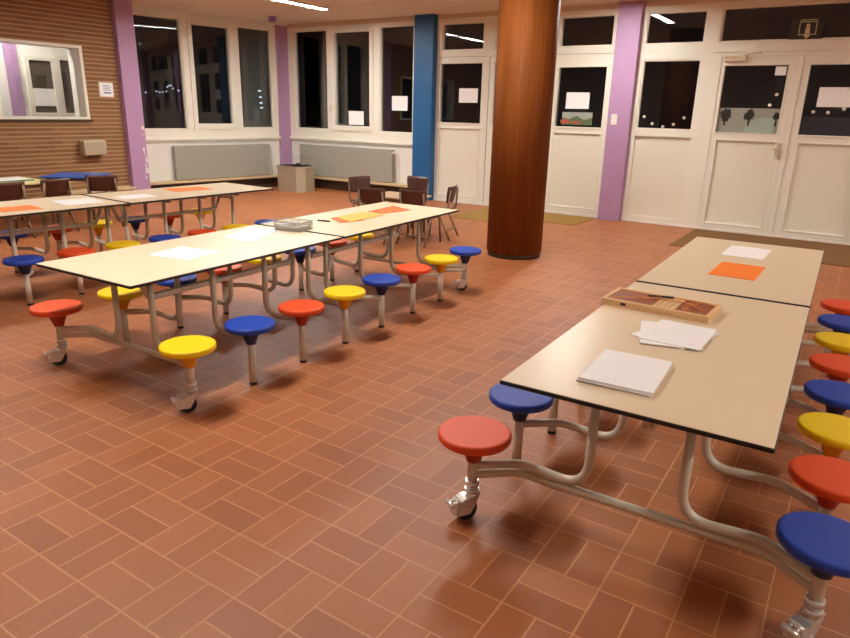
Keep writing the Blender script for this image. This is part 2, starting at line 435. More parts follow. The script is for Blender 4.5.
# the next room seen through it
XR = -11.0
struct(MB().box((XR-.15, 2.4, 0), (XR, 6.7, CEIL)).build('wall_beyond', 'wall'), 'white wall of the next room seen through the internal window', 'wall')
struct(MB().box((XR, 2.3, 0), (XL-.3, 2.4, CEIL)).build('wall_beyond_south', 'wall'), 'white end wall of the next room', 'wall')
struct(MB().box((XR, 6.55, 0), (XL-.3, 6.65, CEIL)).build('wall_beyond_north', 'wall'), 'white end wall of the next room near the corner', 'wall')
struct(MB().box((XR, 5.32, 0), (XR+.04, 5.50, CEIL), .004).build('trim_2', 'purple'), 'purple pillar seen through the internal window', 'pillar')
struct(MB().box((XR, 4.5, 0), (XR+.04, 4.95, CEIL), .004).build('trim_3', 'purple'), 'purple pillar at the edge of the internal window', 'pillar')
root = struct(empty('window_5', (XR, 0, 0)), 'white two-part window of the next room', 'window')
f = MB()
for (a, c, z0, z1) in ((5.66, 6.0, 1.32, 2.09), (6.14, 6.40, 1.32, 2.12)):
    f.box((0, a-.07, z0-.05), (.035, a, z1+.06), .004); f.box((0, c, z0-.05), (.035, c+.07, z1+.06), .004); f.box((0, a, z0-.05), (.035, c, z0), .004); f.box((0, a, z1), (.035, c, z1+.06), .004)
f.build('frame', 'frame', root)
for (a, c, z0, z1) in ((5.66, 6.0, 1.32, 2.09), (6.14, 6.40, 1.32, 2.12)):
    MB().box((.004, a, z0), (.012, c, z1)).build('pane', 'gasket', root)
tag(MB().box((XR+.02, 5.64, 1.42), (XR+.024, 6.0, 1.68)).build('paper_sheet', 'paper'), 'white sheet on the window of the next room behind the brick wall', 'paper')
lo = empty('ceiling_light', (XR+.45, 4.9, CEIL)); tag(lo, 'strip light inside the next room', 'lamp')
MB().box((-.08, -.6, -.04), (.08, .6, 0)).build('housing', 'frame', lo); MB().box((-.06, -.58, -.05), (.06, .58, -.04)).build('diffuser', 'lamp_dim', lo)

# pillars, column
struct(MB().box((-10.1, 6.36, 0), (-9.70, 6.665, CEIL), .006).build('pillar', 'purple'), 'scuffed purple pillar between the brick wall and the left window', 'pillar')
sc = MB(); rnd = random.Random(3)
for k in range(16):
    z = .35+rnd.random()**1.5*.8; y = 6.60+rnd.random()*.05; q = .008+rnd.random()*.016
    sc.prism([(y+q*math.cos(a)*.8, z+q*math.sin(a)*(1+rnd.random())) for a in [i*PI/3 for i in range(6)]], 0, .001)
for v in sc.bm.verts: v.co = Vector((-9.70+v.co.z, v.co.x, v.co.y))
o = sc.build('paint_chips', 'wall'); o.parent = bpy.data.objects['pillar']
struct(MB().box((-9.8, 9.50, 0), (-9.545, 9.85, 2.93), .004).build('pillar', 'purple'), 'purple pillar in the corner between two windows', 'pillar')
struct(MB().box((-6.575, 9.66, 0), (-6.20, 9.85, CEIL), .004).build('pillar', 'blue_paint'), 'blue pillar between the far window and the doors', 'pillar')
struct(MB().box((-3.20, 9.66, 0), (-2.875, 9.85, CEIL), .004).build('pillar', 'purple'), 'purple pillar with a light switch on the far wall', 'pillar')
struct(MB().box((.14, 9.66, 0), (.46, 9.85, CEIL), .004).build('pillar', 'purple'), 'purple pillar past the double doors', 'pillar')
o = MB().lathe([(0, .05), (.30, .05), (.30, CEIL), (0, CEIL)], 64).build('column', 'column'); o.location = (-3.06, 6.52, 0); struct(o, 'round column clad in brown wood veneer', 'column')
o2 = MB().lathe([(0, 0), (.287, 0), (.287, .05), (0, .05)], 64).build('column_base', 'plinth', o)

# ledges and plinths under the radiators
a = MB(); a.box((-.30, -.16, .19), (2.95, 0, .235), .004); o = a.build('trim_4', 'ledge'); o.location = W0; o.rotation_euler = (0, 0, WA); struct(o, 'pale wooden ledge below the left radiator', 'ledge')
a = MB(); a.box((-.30, -.05, 0), (2.95, 0, .19)); o = a.build('baseboard_left', 'plinth'); o.location = W0; o.rotation_euler = (0, 0, WA); struct(o, 'dark plinth below the left ledge', 'plinth')
struct(MB().box((-9.5, YB-.16, .19), (-6.55, YB, .235), .004).build('trim_5', 'ledge'), 'pale wooden ledge below the far radiator', 'ledge')
struct(MB().box((-9.5, YB-.05, 0), (-6.55, YB, .19)).build('baseboard_back', 'plinth'), 'dark plinth below the far ledge', 'plinth')
struct(MB().box((-9.80, 5.3, .19), (-9.64, 6.36, .235), .004).build('trim_6', 'ledge'), 'pale wooden ledge at the foot of the brick wall', 'ledge')
struct(MB().box((-1.80, 8.25, 0), (.14, 9.70, .008)).build('floor_mat', 'mat'), 'brown coir mat well in front of the double doors', 'mat')
tag(bpy.data.objects['floor_mat'], kind='thing')
tag(MB().box((-5.0, 8.35, 0), (-4.17, 9.70, .008)).build('floor_mat', 'mat_yellow'), 'ochre coir mat behind the wooden column', 'mat')
tag(MB().box((-4.15, 8.85, 0), (-3.25, 9.70, .008)).build('floor_mat', 'mat_yellow'), 'ochre coir mat at the door between column and purple pillar', 'mat')

# radiators
def radiator(name, L, label):
    root = tag(empty(name), label, 'radiator')
    b = MB(); b.box((0, -.10, .0), (L, -.085, .56), .004); b.box((0, -.03, .0), (L, -.018, .56), .003)
    b.box((0, -.085, 0), (.012, -.03, .56)); b.box((L-.012, -.085, 0), (L, -.03, .56)); b.build('panel', 'radiator', root)
    g = MB()
    n = int(L/.045)
    for k in range(n): g.box((.02+k*.045, -.088, .56), (.045+k*.045, -.02, .566))
    g.box((.0, -.10, .556), (L, -.095, .57)); g.box((0, -.025, .556), (L, -.018, .57)); g.build('top_grille', 'radiator', root)
    v = MB(); v.tube(bend([(L+.0, -.06, .52), (L+.06, -.06, .52), (L+.06, -.06, -.02)], .02), .010); v.cyl((L+.03, -.06, .52), (L+.03, -.12, .52), .02); v.build('valve', 'switch', root)
    for x in (.25, L-.25): MB().box((x-.02, -.03, .1), (x+.02, 0, .5)).build('bracket', 'radiator', root)
    return root
r = radiator('radiator', 1.90, 'grey panel radiator under the left window'); r.location = on_window_wall(.70, -.02, .245); r.rotation_euler = (0, 0, WA)
r = radiator('radiator', 2.22, 'grey panel radiator under the far window by the blue pillar'); r.location = (-9.23, YB-.02, .245)

# ceiling lights
def lamp(x, y, label, group=None, L=1.2):
    root = tag(empty('ceiling_light', (x, y, CEIL)), label, 'lamp', group)
    b = MB(); rim2 = .018
    b.box((-.075, -L/2, -.03), (-.075+rim2, L/2, 0)); b.box((.075-rim2, -L/2, -.03), (.075, L/2, 0)); b.box((-.057, -L/2, -.03), (.057, -L/2+.02, 0)); b.box((-.057, L/2-.02, -.03), (.057, L/2, 0))
    b.build('housing', 'frame', root); MB().box((-.057, -L/2+.02, -.022), (.057, L/2-.02, -.008)).build('diffuser', 'lamp', root)
    return root
first = lamp(-7.42, 7.86, 'strip light on the ceiling near the corner windows, end in view')
for x, y in ((-7.42, 6.5), (-7.42, 2.4), (-3.05, 8.3), (-3.05, 5.05), (-3.05, 1.6), (2.4, 8.3), (2.4, 5.4), (2.4, 1.8)):
    c = copy_tree(first); c.location = (x, y, CEIL); tag(c, 'strip light on the ceiling out of view, mirrored in the dark panes', 'lamp', 'ceiling strip lights further into the room')
tag(MB().box((-9.0, 8.77, CEIL-.09), (-8.9, 8.87, CEIL), .008).build('motion_detector', 'lilac'), 'small lilac box on the ceiling near the corner', 'detector')

# ------------------------------------------------------------------ mobile folding tables with stools
ZT, ZS, TW, TL, DIN = .668, .365, .4035, 1.631, .115
SEQ = {'R': 'red', 'B': 'blue', 'Y': 'yellow'}
proto = {}
def seat_parts(c):
    if c not in proto:
        col = SEQ[c]; r = .137
        s = MB().lathe([(0, -.036), (r-.016, -.036), (r-.005, -.032), (r-.001, -.026), (r, -.008), (r-.003, -.002), (r-.008, 0), (r-.016, .0), (0, .001)], 48).build('stool_seat', 'seat_'+col)
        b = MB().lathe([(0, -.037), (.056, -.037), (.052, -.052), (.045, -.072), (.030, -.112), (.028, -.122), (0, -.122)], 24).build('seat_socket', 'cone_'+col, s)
        s['label'] = {'R': 'orange-red', 'B': 'blue', 'Y': 'yellow'}[c]+' round stool seat'
        proto[c] = s; return s
    return copy_tree(proto[c])
parts_cache = {}
def shared(key, make, name, m, parent):
    if key not in parts_cache:
        parts_cache[key] = make().build(name, m, parent); return parts_cache[key]
    c = parts_cache[key].copy(); COL.objects.link(c); c.parent = parent; return c
def caster_at(root, x, y, ax, ay):
    """chrome swivel caster under post at (x,y), trailing towards (ax,ay)"""
    d = Vector((ax, ay, 0)).normalized(); n = Vector((-d.y, d.x, 0))
    P = Vector((x, y, 0)); Zv = Vector((0, 0, 1)); W = P+d*.026+Zv*.044
    b = MB()
    b.cyl(P+Zv*.138, P+Zv*.158, .027); b.cyl(P+Zv*.124, P+Zv*.138, .023); b.cyl(P+Zv*.110, P+Zv*.124, .028)
    def slab(quads, off):
        A = [b.bm.verts.new(p) for p in quads]; B = [b.bm.verts.new(p+o) for p, o in zip(quads, off)]; n_ = len(A)
        b.bm.faces.new(A); b.bm.faces.new(B[::-1])
        for k in range(n_): b.bm.faces.new([A[k], A[(k+1) % n_], B[(k+1) % n_], B[k]])
    for sgn in (-1, 1):                                # side cheeks of the fork
        pts = [P+Zv*.114-d*.024]+[W+.048*(d*math.cos(t)+Zv*math.sin(t)) for t in (1.45, 1.0, .55, .1, -.3)]+[W+.018*(d*math.cos(t)+Zv*math.sin(t)) for t in (-1.2, -2.0)]+[W-d*.026+Zv*.012]
        slab([p+n*sgn*.0225 for p in pts], [n*sgn*.004]*len(pts))
    arc = [W+.051*(d*math.cos(t)+Zv*math.sin(t)) for t in (1.75, 1.35, .95, .55, .15, -.25)]
    for p, q in zip(arc, arc[1:]):                     # mudguard over the wheel
        e = (p-W).normalized()*.004
        slab([p-n*.0265, p+n*.0265, q+n*.0265, q-n*.0265], [e]*4)
    c = b.build('caster', 'chrome', root)
    MB().cyl(W-n*.018, W+n*.018, .043, n=28).build('wheel', 'rubber', c)
    MB().cyl(W-n*.031, W+n*.031, .011).build('axle', 'chrome', c)
    u_ = d*math.cos(.75)+Zv*math.sin(.75)
    lv = MB(); L0 = W+u_*.056
    lv.tube([L0-n*.012, L0-n*.012+d*.022-Zv*.004], .007, 8); lv.tube([L0+n*.012, L0+n*.012+d*.022-Zv*.004], .007, 8)
    lv.cyl(L0+d*.026-n*.026-Zv*.006, L0+d*.026+n*.026-Zv*.006, .009, n=10); lv.cyl(L0-n*.024, L0+n*.024, .008, n=10)
    lv.build('brake_lever', 'chrome', c)
def mobile_table(x, y, ang, right, left, label, trail, SD=.4189, swr=.570, swl=.566):
    root = tag(empty('folding_table', (x, y, 0), ang), label, 'table')
    SW = {-1: swr, 1: swl}; kk = (SD, swr, swl)
    # local axes: +X along the table, -Y is the side given by "right"
    def top():
        b = MB(); b.mi = 0; b.box((.014, -TW, ZT-.016), (TL, TW, ZT-.0012), .003); b.mi = 1; b.box((.020, -TW+.003, ZT-.0025), (TL-.003, TW-.003, ZT), 0); return b
    t1 = shared('top', top, 'tabletop', ['edge', 'laminate'], root); t2 = shared('top', top, 'tabletop', None, root); t2.rotation_euler = (0, 0, PI)
    shared('hinge', lambda: MB().box((-.014, -TW+.02, ZT-.02), (.014, TW-.02, ZT-.006)), 'hinge_strip', 'edge', root)
    for side, seq in ((-1, right), (1, left)):
        for i in range(8):
            s0 = (i-3.5)*SD; sg = -1 if s0 > 0 else 1; s1 = s0+sg*DIN; end = i in (0, 7); l = side*SW[side]
            seat = seat_parts(seq[i]); seat.parent = root; seat.location = (s0, l, ZS)
            def arm():
                p = bend([(s0, l, .222), (s0+sg*.10, l-side*.115, .222), (s1, side*.43, .221), (s1, side*.235, .213), (s1, side*.16, .235), (s1, side*.16, ZT-.022)], [.12, .12, .10, .06], 8)
                # the last bend is one smooth U into the upright
                p = bend([(s0, l, .222), (s1, side*.42, .222), (s1, side*.16, .205), (s1, side*.16, ZT-.017)], [.14, .0, .0], 8)[:11]
                a0 = Vector((s1, side*.27, .212)); c0 = Vector((s1, side*.16, .205)); e0 = Vector((s1, side*.16, .32))
                p = [q for q in p if abs(q.y) > .30]+[(1-t)**2*a0+2*t*(1-t)*c0+t*t*e0 for t in [k/12 for k in range(13)]]+[Vector((s1, side*.16, ZT-.017))]
                return MB().tube(p, .0172, 14)
            shared(('arm', side, i, kk), arm, 'stool_arm', 'tube', root)
            def post():
                b = MB(); b.cyl((s0, l, .15 if end else .012), (s0, l, ZS-.09), .0205, n=18); return b
            po = shared(('post', side, i, kk), post, 'stool_post', 'tube', root)
            if not end: shared(('foot', side, i, kk), lambda: MB().cyl((s0, l, 0), (s0, l, .014), .022), 'foot', 'rubber', root)
    for sg in (-1, 1):
        s0 = sg*3.5*SD; s1 = s0-sg*DIN
        shared(('bar', sg, kk), lambda: MB().tube(bend([(s0, -swr, .182), (s1, -.43, .182), (s1, .43, .182), (s0, swl, .182)], .12, 8), .0165, 14), 'crossbar', 'tube', root)
        def braces():
            b = MB()
            b.box((min(sg*.11, s1-sg*.10), -.022, .445), (max(sg*.11, s1-sg*.10), .022, .475), .004)
            b.tube([(s1-sg*.10, 0, .46), (s1-sg*.02, 0, .60)], .014); b.tube([(sg*.11, 0, .46), (sg*.04, 0, .62)], .014)
            return b
        shared(('brace', sg, kk), braces, 'fold_brace', 'tube', root)
        def rails():
            b = MB()
            for i in range(4):
                q = sg*((3-i)+.5)*SD-sg*DIN
                b.box((q-.014, -.26, ZT-.058), (q+.014, .26, ZT-.03), .003)
            b.box((q-.0, -.165, .612), (s1, -.145, .64)) if sg > 0 else b.box((s1, -.165, .612), (q, -.145, .64))
            b.box((q-.0, .145, .612), (s1, .165, .64)) if sg > 0 else b.box((s1, .145, .612), (q, .165, .64))
            b.tube([(s1, -.16, .575), (s1, .16, .575)], .012)
            return b
        shared(('rail', sg, kk), rails, 'top_rail', 'tube', root)
        for side in (-1, 1): caster_at(root, s0, side*SW[side], *trail)
    return root
CY = ['Y', 'B', 'R']; rep = lambda s: (s*8)[:8]
TA = dict(x=-3.264, y=3.384, a=math.radians(91.724)); TB = dict(x=-5.69, y=3.43, a=math.radians(87.1)); TC = dict(x=-.489, y=3.434, a=math.radians(91.02))
mobile_table(TA['x'], TA['y'], TA['a'], rep('YBR'), rep('RYB'), 'pale folding table with attached stools holding the wire tray, beside the wooden column', (-.85, .45))
mobile_table(TB['x'], TB['y'], TB['a'], rep('YBR'), rep('RYB'), 'folding table with attached stools farthest from the double doors, toward the brick wall', (-.85, -.4), .397)
mobile_table(TC['x'], TC['y'], TC['a'], rep('BRY'), rep('RBY'), 'folding table with attached stools in front of the double doors, wooden box on it', (-.85, .5), .4189, .580, .566)
def at(T, s, l, z=ZT):
    c, sn = math.cos(T['a']), math.sin(T['a'])
    return Vector((T['x']+s*c+l*sn, T['y']+s*sn-l*c, z))

# ------------------------------------------------------------------ things on the tables
def sheet(T, pts, label, m='paper', th=.002, z=ZT, name='paper_sheet', group=None, cat='paper'):
    """a flat sheet whose outline is given in the table's own metres"""
    P = [at(T, s, l, 0) for s, l in pts]; c = sum(P, Vector())/len(P)
    b = MB(); b.prism([((p-c).x, (p-c).y) for p in P], 0, th); o = b.build(name, m); o.location = (c.x, c.y, z+.0004)
    return tag(o, label, cat, group)
def rect(cs, cl, L, Wd, deg):
    a = math.radians(deg); c, s = math.cos(a), math.sin(a)
    return [(cs+i*L/2*c-j*Wd/2*s, cl+i*L/2*s+j*Wd/2*c) for i, j in ((-1, -1), (1, -1), (1, 1), (-1, 1))]
sheet(TA, rect(-.99, .005, .27, .30, -8), 'glossy white sheet lying alone on the pale table with the tray')
sheet(TA, [(-.51, -.20), (-.13, -.345), (-.03, -.12), (-.546, .081)], 'white sheet beside the wire tray on the pale table')
# wire tray with a few things
tr = tag(empty('wire_tray', at(TA, .0, -.05), TA['a']+.15), 'grey wire tray full of small things at the joint of the pale table', 'tray')
b = MB(); w_, l_, h_ = .082, .135, .06
for z in (.004, .03, h_): b.tube([Vector((sx*w_, sy*l_*.8, z)) for sx, sy in ((-1, -1), (1, -1), (1, 1), (-1, 1), (-1, -1))], .0035, 6)
for k in range(14):
    t = -1+2*k/13
    b.tube([(t*w_, -l_*.8, h_), (t*w_, -l_*.8, .004), (t*w_, l_*.8, .004), (t*w_, l_*.8, h_)], .002, 6)
for k in range(16):
    t = -1+2*k/15
    b.tube([(-w_, t*l_*.8, h_), (-w_, t*l_*.8, .004), (w_, t*l_*.8, .004), (w_, t*l_*.8, h_)], .002, 6)
b.build('basket', 'wire', tr)
b = MB(); b.box((-w_+.006, -l_*.8+.006, .008), (w_-.006, l_*.8-.006, .028), .004); b.build('contents', 'clear', tr)
b = MB()
for k in range(9):
    a = random.random()*PI; x, y = random.uniform(-.025, .025), random.uniform(-.045, .045)
    b.tube([(x-.05*math.cos(a), y-.05*math.sin(a), .036+.002*k), (x+.05*math.cos(a), y+.05*math.sin(a), .036+.002*k)], .006, 8)
b.build('pen_bundle', 'clear', tr)
pn = MB(); pn.cyl((-.05, 0, .007), (.045, 0, .007), .006); pn.cyl((.045, 0, .007), (.06, 0, .007), .006, .001); o = pn.build('pen', 'dark'); o.location = at(TA, .39, -.10); o.rotation_euler = (0, 0, TA['a']-1.35); tag(o, 'short dark pen between the wire tray and the amber sheet', 'pen')
sheet(TA, [(.43, .03), (.54, -.15), (.70, -.16), (.64, .10)], 'deep orange sheet partly under the amber sheet on the pale table', 'red_orange', .004)
sheet(TA, [(.49, .085), (.60, -.145), (.945, -.148), (.955, .074)], 'amber sheet lying over a deep orange one on the pale table', 'amber', .002, ZT+.0045)
sheet(TA, [(1.02, -.143), (1.437, -.169), (1.335, .089), (1.003, .015)], 'bright orange sheet nearest the far end of the pale table', 'red_orange', .003)
# table toward the brick wall
sheet(TB, rect(-.79, .10, .30, .26, 4), 'orange sheet farthest from the radiators, table near the brick wall', 'orange')
sheet(TB, rect(-.26, .04, .33, .36, 6), 'white sheet beside the orange one on the table near the brick wall')
sheet(TB, rect(.26, .05, .33, .25, 6), 'white sheet just past the joint on the table near the brick wall')
sheet(TB, rect(.95, -.12, .40, .30, 8), 'orange sheet near the radiator end of the table near the brick wall', 'orange')
# table in front of the double doors: a stack of white sheets, each sheet a thing
for k in range(6):
    sheet(TC, rect(-1.332+random.uniform(-.004, .004), -.076+random.uniform(-.004, .004), .318, .236, -1.5+random.uniform(-1.2, 1.2)), 'white sheet in the neat stack on the table before the double doors', 'paper', .0022, ZT+k*.0026, 'paper_sheet', 'neat stack of white sheets')
for k, (cs, cl, dg) in enumerate([(-.80, -.03, 16), (-.83, -.045, -14), (-.812, -.015, 3)]):
    sheet(TC, rect(cs, cl, .30, .225, dg), ['bottom white sheet of the fanned pile in front of the wooden box', 'middle white sheet of the fanned pile, corner sticking out', 'top white sheet of the fanned pile in front of the wooden box'][k], 'paper', .003, ZT+k*.0034)
sheet(TC, rect(.60, .008, .40, .235, 2), 'orange sheet on the half of the table nearest the double doors', 'orange', .003)
sheet(TC, rect(1.225, -.02, .39, .245, 2), 'white sheet at the end of the table nearest the double doors')
# shallow wooden box
bx = tag(empty('wooden_box', at(TC, -.442, -.175), TC['a']-.06), 'shallow pine box lid with reddish board inside, lying at the table joint', 'box')
# local x along table, local y toward the left side
HL, HW, HH = .118, .235, .032
b = MB(); b.box((-HL, -HW, 0), (HL, HW, .012))
b.build('bottom_board', 'pine', bx)
b = MB(); b.box((-HL, -HW, .012), (-HL+.018, HW, HH), .003); b.box((HL-.018, -HW, .012), (HL, HW, HH), .003); b.box((-HL+.018, -HW, .012), (HL-.018, -HW+.018, HH), .003); b.box((-HL+.018, HW-.018, .012), (HL-.018, HW, HH), .003); b.build('rim', 'pine', bx)
MB().box((-HL+.018, -HW+.018, .012), (HL-.018, HW-.018, .026)).build('inlay_board', 'redwood', bx)
b = MB()
for k in range(4): b.box((-HL+.02, -.085+k*.025, .026), (HL-.02, -.063+k*.025, .031), .002)
b.build('pale_strip', 'pine', bx)
MB().box((-HL-.001, .12, .011), (-HL+.002, .145, .023)).build('finger_hole', 'dark', bx)
b = MB(); b.tube(bend([(-.095, .20, .034), (.02, .05, .034), (.07, -.02, .038), (.085, -.18, .034)], .05), .0022, 6); b.tube(bend([(-.085, .19, .035), (.0, .0, .039), (.04, -.1, .034), (-.04, -.19, .034)], .05), .0022, 6)
for r_ in (.045, .06, .075): b.tube([(.0+r_*1.1*math.cos(t), -.145+r_*.6*math.sin(t), .0275) for t in [k*PI/10 for k in range(11)]], .0015, 6)
b.build('rubber_cord', 'cord', bx)
b = MB(); b.cyl((.04, .07, .036), (.06, -.04, .041), .005); o = b.build('pen', 'dark'); o.parent = None
o.matrix_world = Matrix.Translation(bx.location) @ Matrix.Rotation(bx.rotation_euler.z, 4, 'Z'); tag(o, 'dark pen lying inside the shallow pine box', 'pen')

# ------------------------------------------------------------------ children's tables and chairs
def make_chair():
    root = empty('school_chair')
    # local: front +Y; seat top .37, back top .70
    MB().plate(lambda u, v: Vector(((u-.5)*.34*(1-.10*v), -.16+.33*v, .365+.012*math.cos((u-.5)*PI*1.2)*-1+.012-.012*max(0, v-.8)*5+.02*max(0, .15-v)*4)), 10, 8, .010).build('seat', 'plywood', root)
    def bk(u, v):
        x = (u-.5)*(.27+.07*min(1, v*1.6)); return Vector((x, -.180-.035*v+.035*(abs(u-.5)*2)**2, .485+.215*v))
    MB().plate(bk, 12, 6, .010).build('backrest', 'plywood', root)
    for sx in (-1, 1):
        x = sx*.165
        MB().tube(bend([(x*1.06, .17, .0), (x, .14, .345), (x, -.12, .345), (x*.95, -.172, .40), (x*.86, -.195, .66)], [.05, .05, .06]), .0115, 10).build('side_frame', 'chair_tube', root)
        MB().tube(bend([(x*1.06, -.21, .0), (x, -.07, .33)], 0), .0115, 10).build('leg', 'chair_tube', root)
    for yy, zz in ((.12, .345), (-.10, .345), (-.15, .12)): MB().tube([(-.168, yy, zz), (.168, yy, zz)], .009, 8).build('stretcher', 'chair_tube', root)
    return root
ch0 = make_chair(); ch0.scale = (1.08, 1, .91); n_ch = [0]
def chair(x, y, rz, label, back=True):
    o = ch0 if n_ch[0] == 0 else copy_tree(ch0); n_ch[0] += 1
    # x,y is where the middle of the backrest stands
    o.location = (x+.2*math.cos(rz+PI/2), y+.2*math.sin(rz+PI/2), 0); o.rotation_euler = (0, 0, rz)
    return tag(o, label, 'chair', 'brown plywood school chairs')
chair(-4.68, 6.03, .12, 'brown plywood chair, back to the pale folding table, farther from the column')
chair(-4.22, 6.20, .05, 'brown plywood chair, back to the pale folding table, nearer the column')
chair(-5.60, 6.96, -PI/2-.2, 'brown plywood chair at the radiator end of the low beige table')
chair(-5.02, 7.55, PI-.1, 'brown plywood chair on the blue pillar side of the low beige table')
chair(-4.08, 6.92, PI/2+.25, 'brown plywood chair at the column end of the low beige table, side-on')
chair(-7.78, 3.60, PI/2, 'dark plywood chair at the yellowish table, cut by the picture edge')
chair(-7.80, 4.14, PI/2+.1, 'dark plywood chair between the yellowish table and the blue table')
chair(-7.86, 4.72, PI/2-.7, 'dark plywood chair in front of the blue table')
def kid_table(x, y, sx, sy, m, label, h=.56, rz=0):
    root = tag(empty('school_table', (x, y, 0), rz), label, 'table')
    MB().box((-sx/2, -sy/2, h-.022), (sx/2, sy/2, h), .008, 2).build('table_top', m, root)
    MB().box((-sx/2+.06, -sy/2+.06, h-.06), (sx/2-.06, sy/2-.06, h-.022)).build('apron', 'chair_tube', root)
    for a in (-1, 1):
        for b_ in (-1, 1):
            MB().cyl((a*(sx/2-.07), b_*(sy/2-.07), 0), (a*(sx/2-.07), b_*(sy/2-.07), h-.022), .016, n=12).build('leg', 'chair_tube', root)
    return root
kid_table(-4.84, 6.83, .68, .50, 'kid_beige', 'low beige table ringed by brown chairs near the blue pillar', .47)
kid_table(-8.70, 3.80, .9, 1.15, 'kid_yellow', 'low yellowish table by the brick wall with a green book on it')
kid_table(-8.72, 4.90, .66, .62, 'kid_blue', 'low blue-topped table by the brick wall', .575, .64)
o = MB().box((-.20, -.30, 0), (.20, .30, .016), .003).build('book', 'green'); o.location = (-8.72, 3.95, .5604); tag(o, 'flat green-edged book with white cover on the yellowish table', 'book')
MB().box((-.17, -.27, .016), (.19, .29, .018)).build('cover', 'paper', o)['label'] = 'white cover'

# ------------------------------------------------------------------ bin
bn = tag(empty('waste_bin', (-8.86, 9.16, 0), .06), 'grey metal waste bin in the corner between the radiators', 'bin')
def octa(w, d, c): return [(-w, -d+c), (-w+c, -d), (w-c, -d), (w, -d+c), (w, d-c), (w-c, d), (-w+c, d), (-w, d-c)]
b = MB(); b.prism(octa(.335, .25, .12), .0, .43); b.build('body', 'bin', bn)
b = MB(); b.prism(octa(.35, .265, .125), .43, .455); b.build('rim', 'bin', bn)
b = MB(); b.prism(octa(.343, .258, .123), .0, .02); b.build('foot', 'bin', bn)
b = MB(); b.prism(octa(.30, .21, .10), .455, .462); b.plate(lambda u, v: Vector((-.1+.33*u, -.12+.28*v, .468+.035*math.sin(u*PI)*math.sin(v*PI+.4)**2+.012*math.sin(9*u+7*v))), 10, 8, .004); b.build('bag', 'bag', bn)
b = MB()
for k in range(5): b.box((.333, -.11+k*.05, .05), (.341, -.09+k*.05, .40))
b.build('ribs', 'bin', bn)

# ------------------------------------------------------------------ wall items
nt = tag(empty('notice', (XL, 6.14, 1.68)), 'small white framed notice on the brick wall beside the purple pillar', 'notice')
MB().box((0, -.115, -.105), (.012, .115, .105), .002).build('frame', 'switch', nt)
MB().box((.012, -.10, -.09), (.014, .10, .09)).build('sheet', 'paper', nt)
b = MB(); b.box((.014, -.05, -.055), (.0145, .07, -.035))
for k in range(4): b.box((.014, -.05, -.01+k*.022), (.0145, .075-.02*(k % 2), -.002+k*.022))
b.build('print', 'print_blue', nt)
dp = tag(empty('hand_dryer', (XL, 5.79, .845)), 'steel hand dryer box on the brick wall', 'hand dryer')
MB().box((0, -.19, -.11), (.14, .17, .11), .02, 3).build('casing', 'bin', dp)
MB().cyl((.09, .17, .02), (.09, .185, .02), .022).build('button', 'switch', dp)
MB().box((.03, -.08, -.125), (.11, .08, -.108)).build('outlet', 'dark', dp)
sw = tag(empty('light_switch', (-3.10, 9.66, 1.43)), 'white double light switch on the purple pillar', 'switch')
MB().box((-.045, -.012, -.075), (.045, 0, .075), .004).build('plate', 'switch', sw)
for z in (-.035, .035): MB().box((-.028, -.018, z-.025), (.028, -.012, z+.025), .003).build('rocker', 'frame', sw)

def wall_paper(x0, x1, z0, z1, label, m='paper', name='paper_sheet', y=YB-.0):
    root = MB().box((x0, y+.030, z0), (x1, y+.034, z1)).build(name, m); return tag(root, label, 'paper')
wall_paper(-8.10, -7.75, 1.21, 1.45, 'white sheet on the middle pane of the far window', y=YB-.017)
wall_paper(-7.13, -6.80, 1.48, 1.72, 'white sheet on the pane beside the blue pillar')
wall_paper(-5.77, -5.42, 1.63, 1.85, 'white sheet on the door between blue pillar and column', y=YB-.005)
wall_paper(-3.91, -3.55, 1.57, 1.80, 'white sheet above the picture on the door beside the purple pillar', y=YB-.005)
wall_paper(-.63, -.27, 1.65, 1.88, 'white sheet on the right-hand leaf of the double doors', y=YB-.005)
wall_paper(-1.155, -1.03, 2.02, 2.125, 'small white note high on the double door leaf with the handle', y=YB-.005)
ps = wall_paper(-3.95, -3.48, 1.34, 1.52, 'coloured landscape picture on the door beside the purple pillar', 'poster_sky', 'picture', y=YB-.005)
b = MB(); b.prism([(-3.95, 1.34), (-3.48, 1.34), (-3.48, 1.45), (-3.60, 1.41), (-3.72, 1.47), (-3.84, 1.42), (-3.95, 1.44)], 0, .001)
for v in b.bm.verts: v.co = Vector((v.co.x, YB+.0245-v.co.z, v.co.y))
b.build('hills', 'poster_green', ps)
b = MB(); b.prism([(-3.90+.05*math.cos(t)*1.6, 1.385+.035*math.sin(t)) for t in [k*PI/6 for k in range(12)]], 0, .0016); b.prism([(-3.72+.05*math.cos(t)*1.6, 1.375+.022*math.sin(t)) for t in [k*PI/6 for k in range(12)]], 0, .0016)
for v in b.bm.verts: v.co = Vector((v.co.x, YB+.0245-v.co.z, v.co.y))
b.build('red_shapes', 'poster_red', ps)
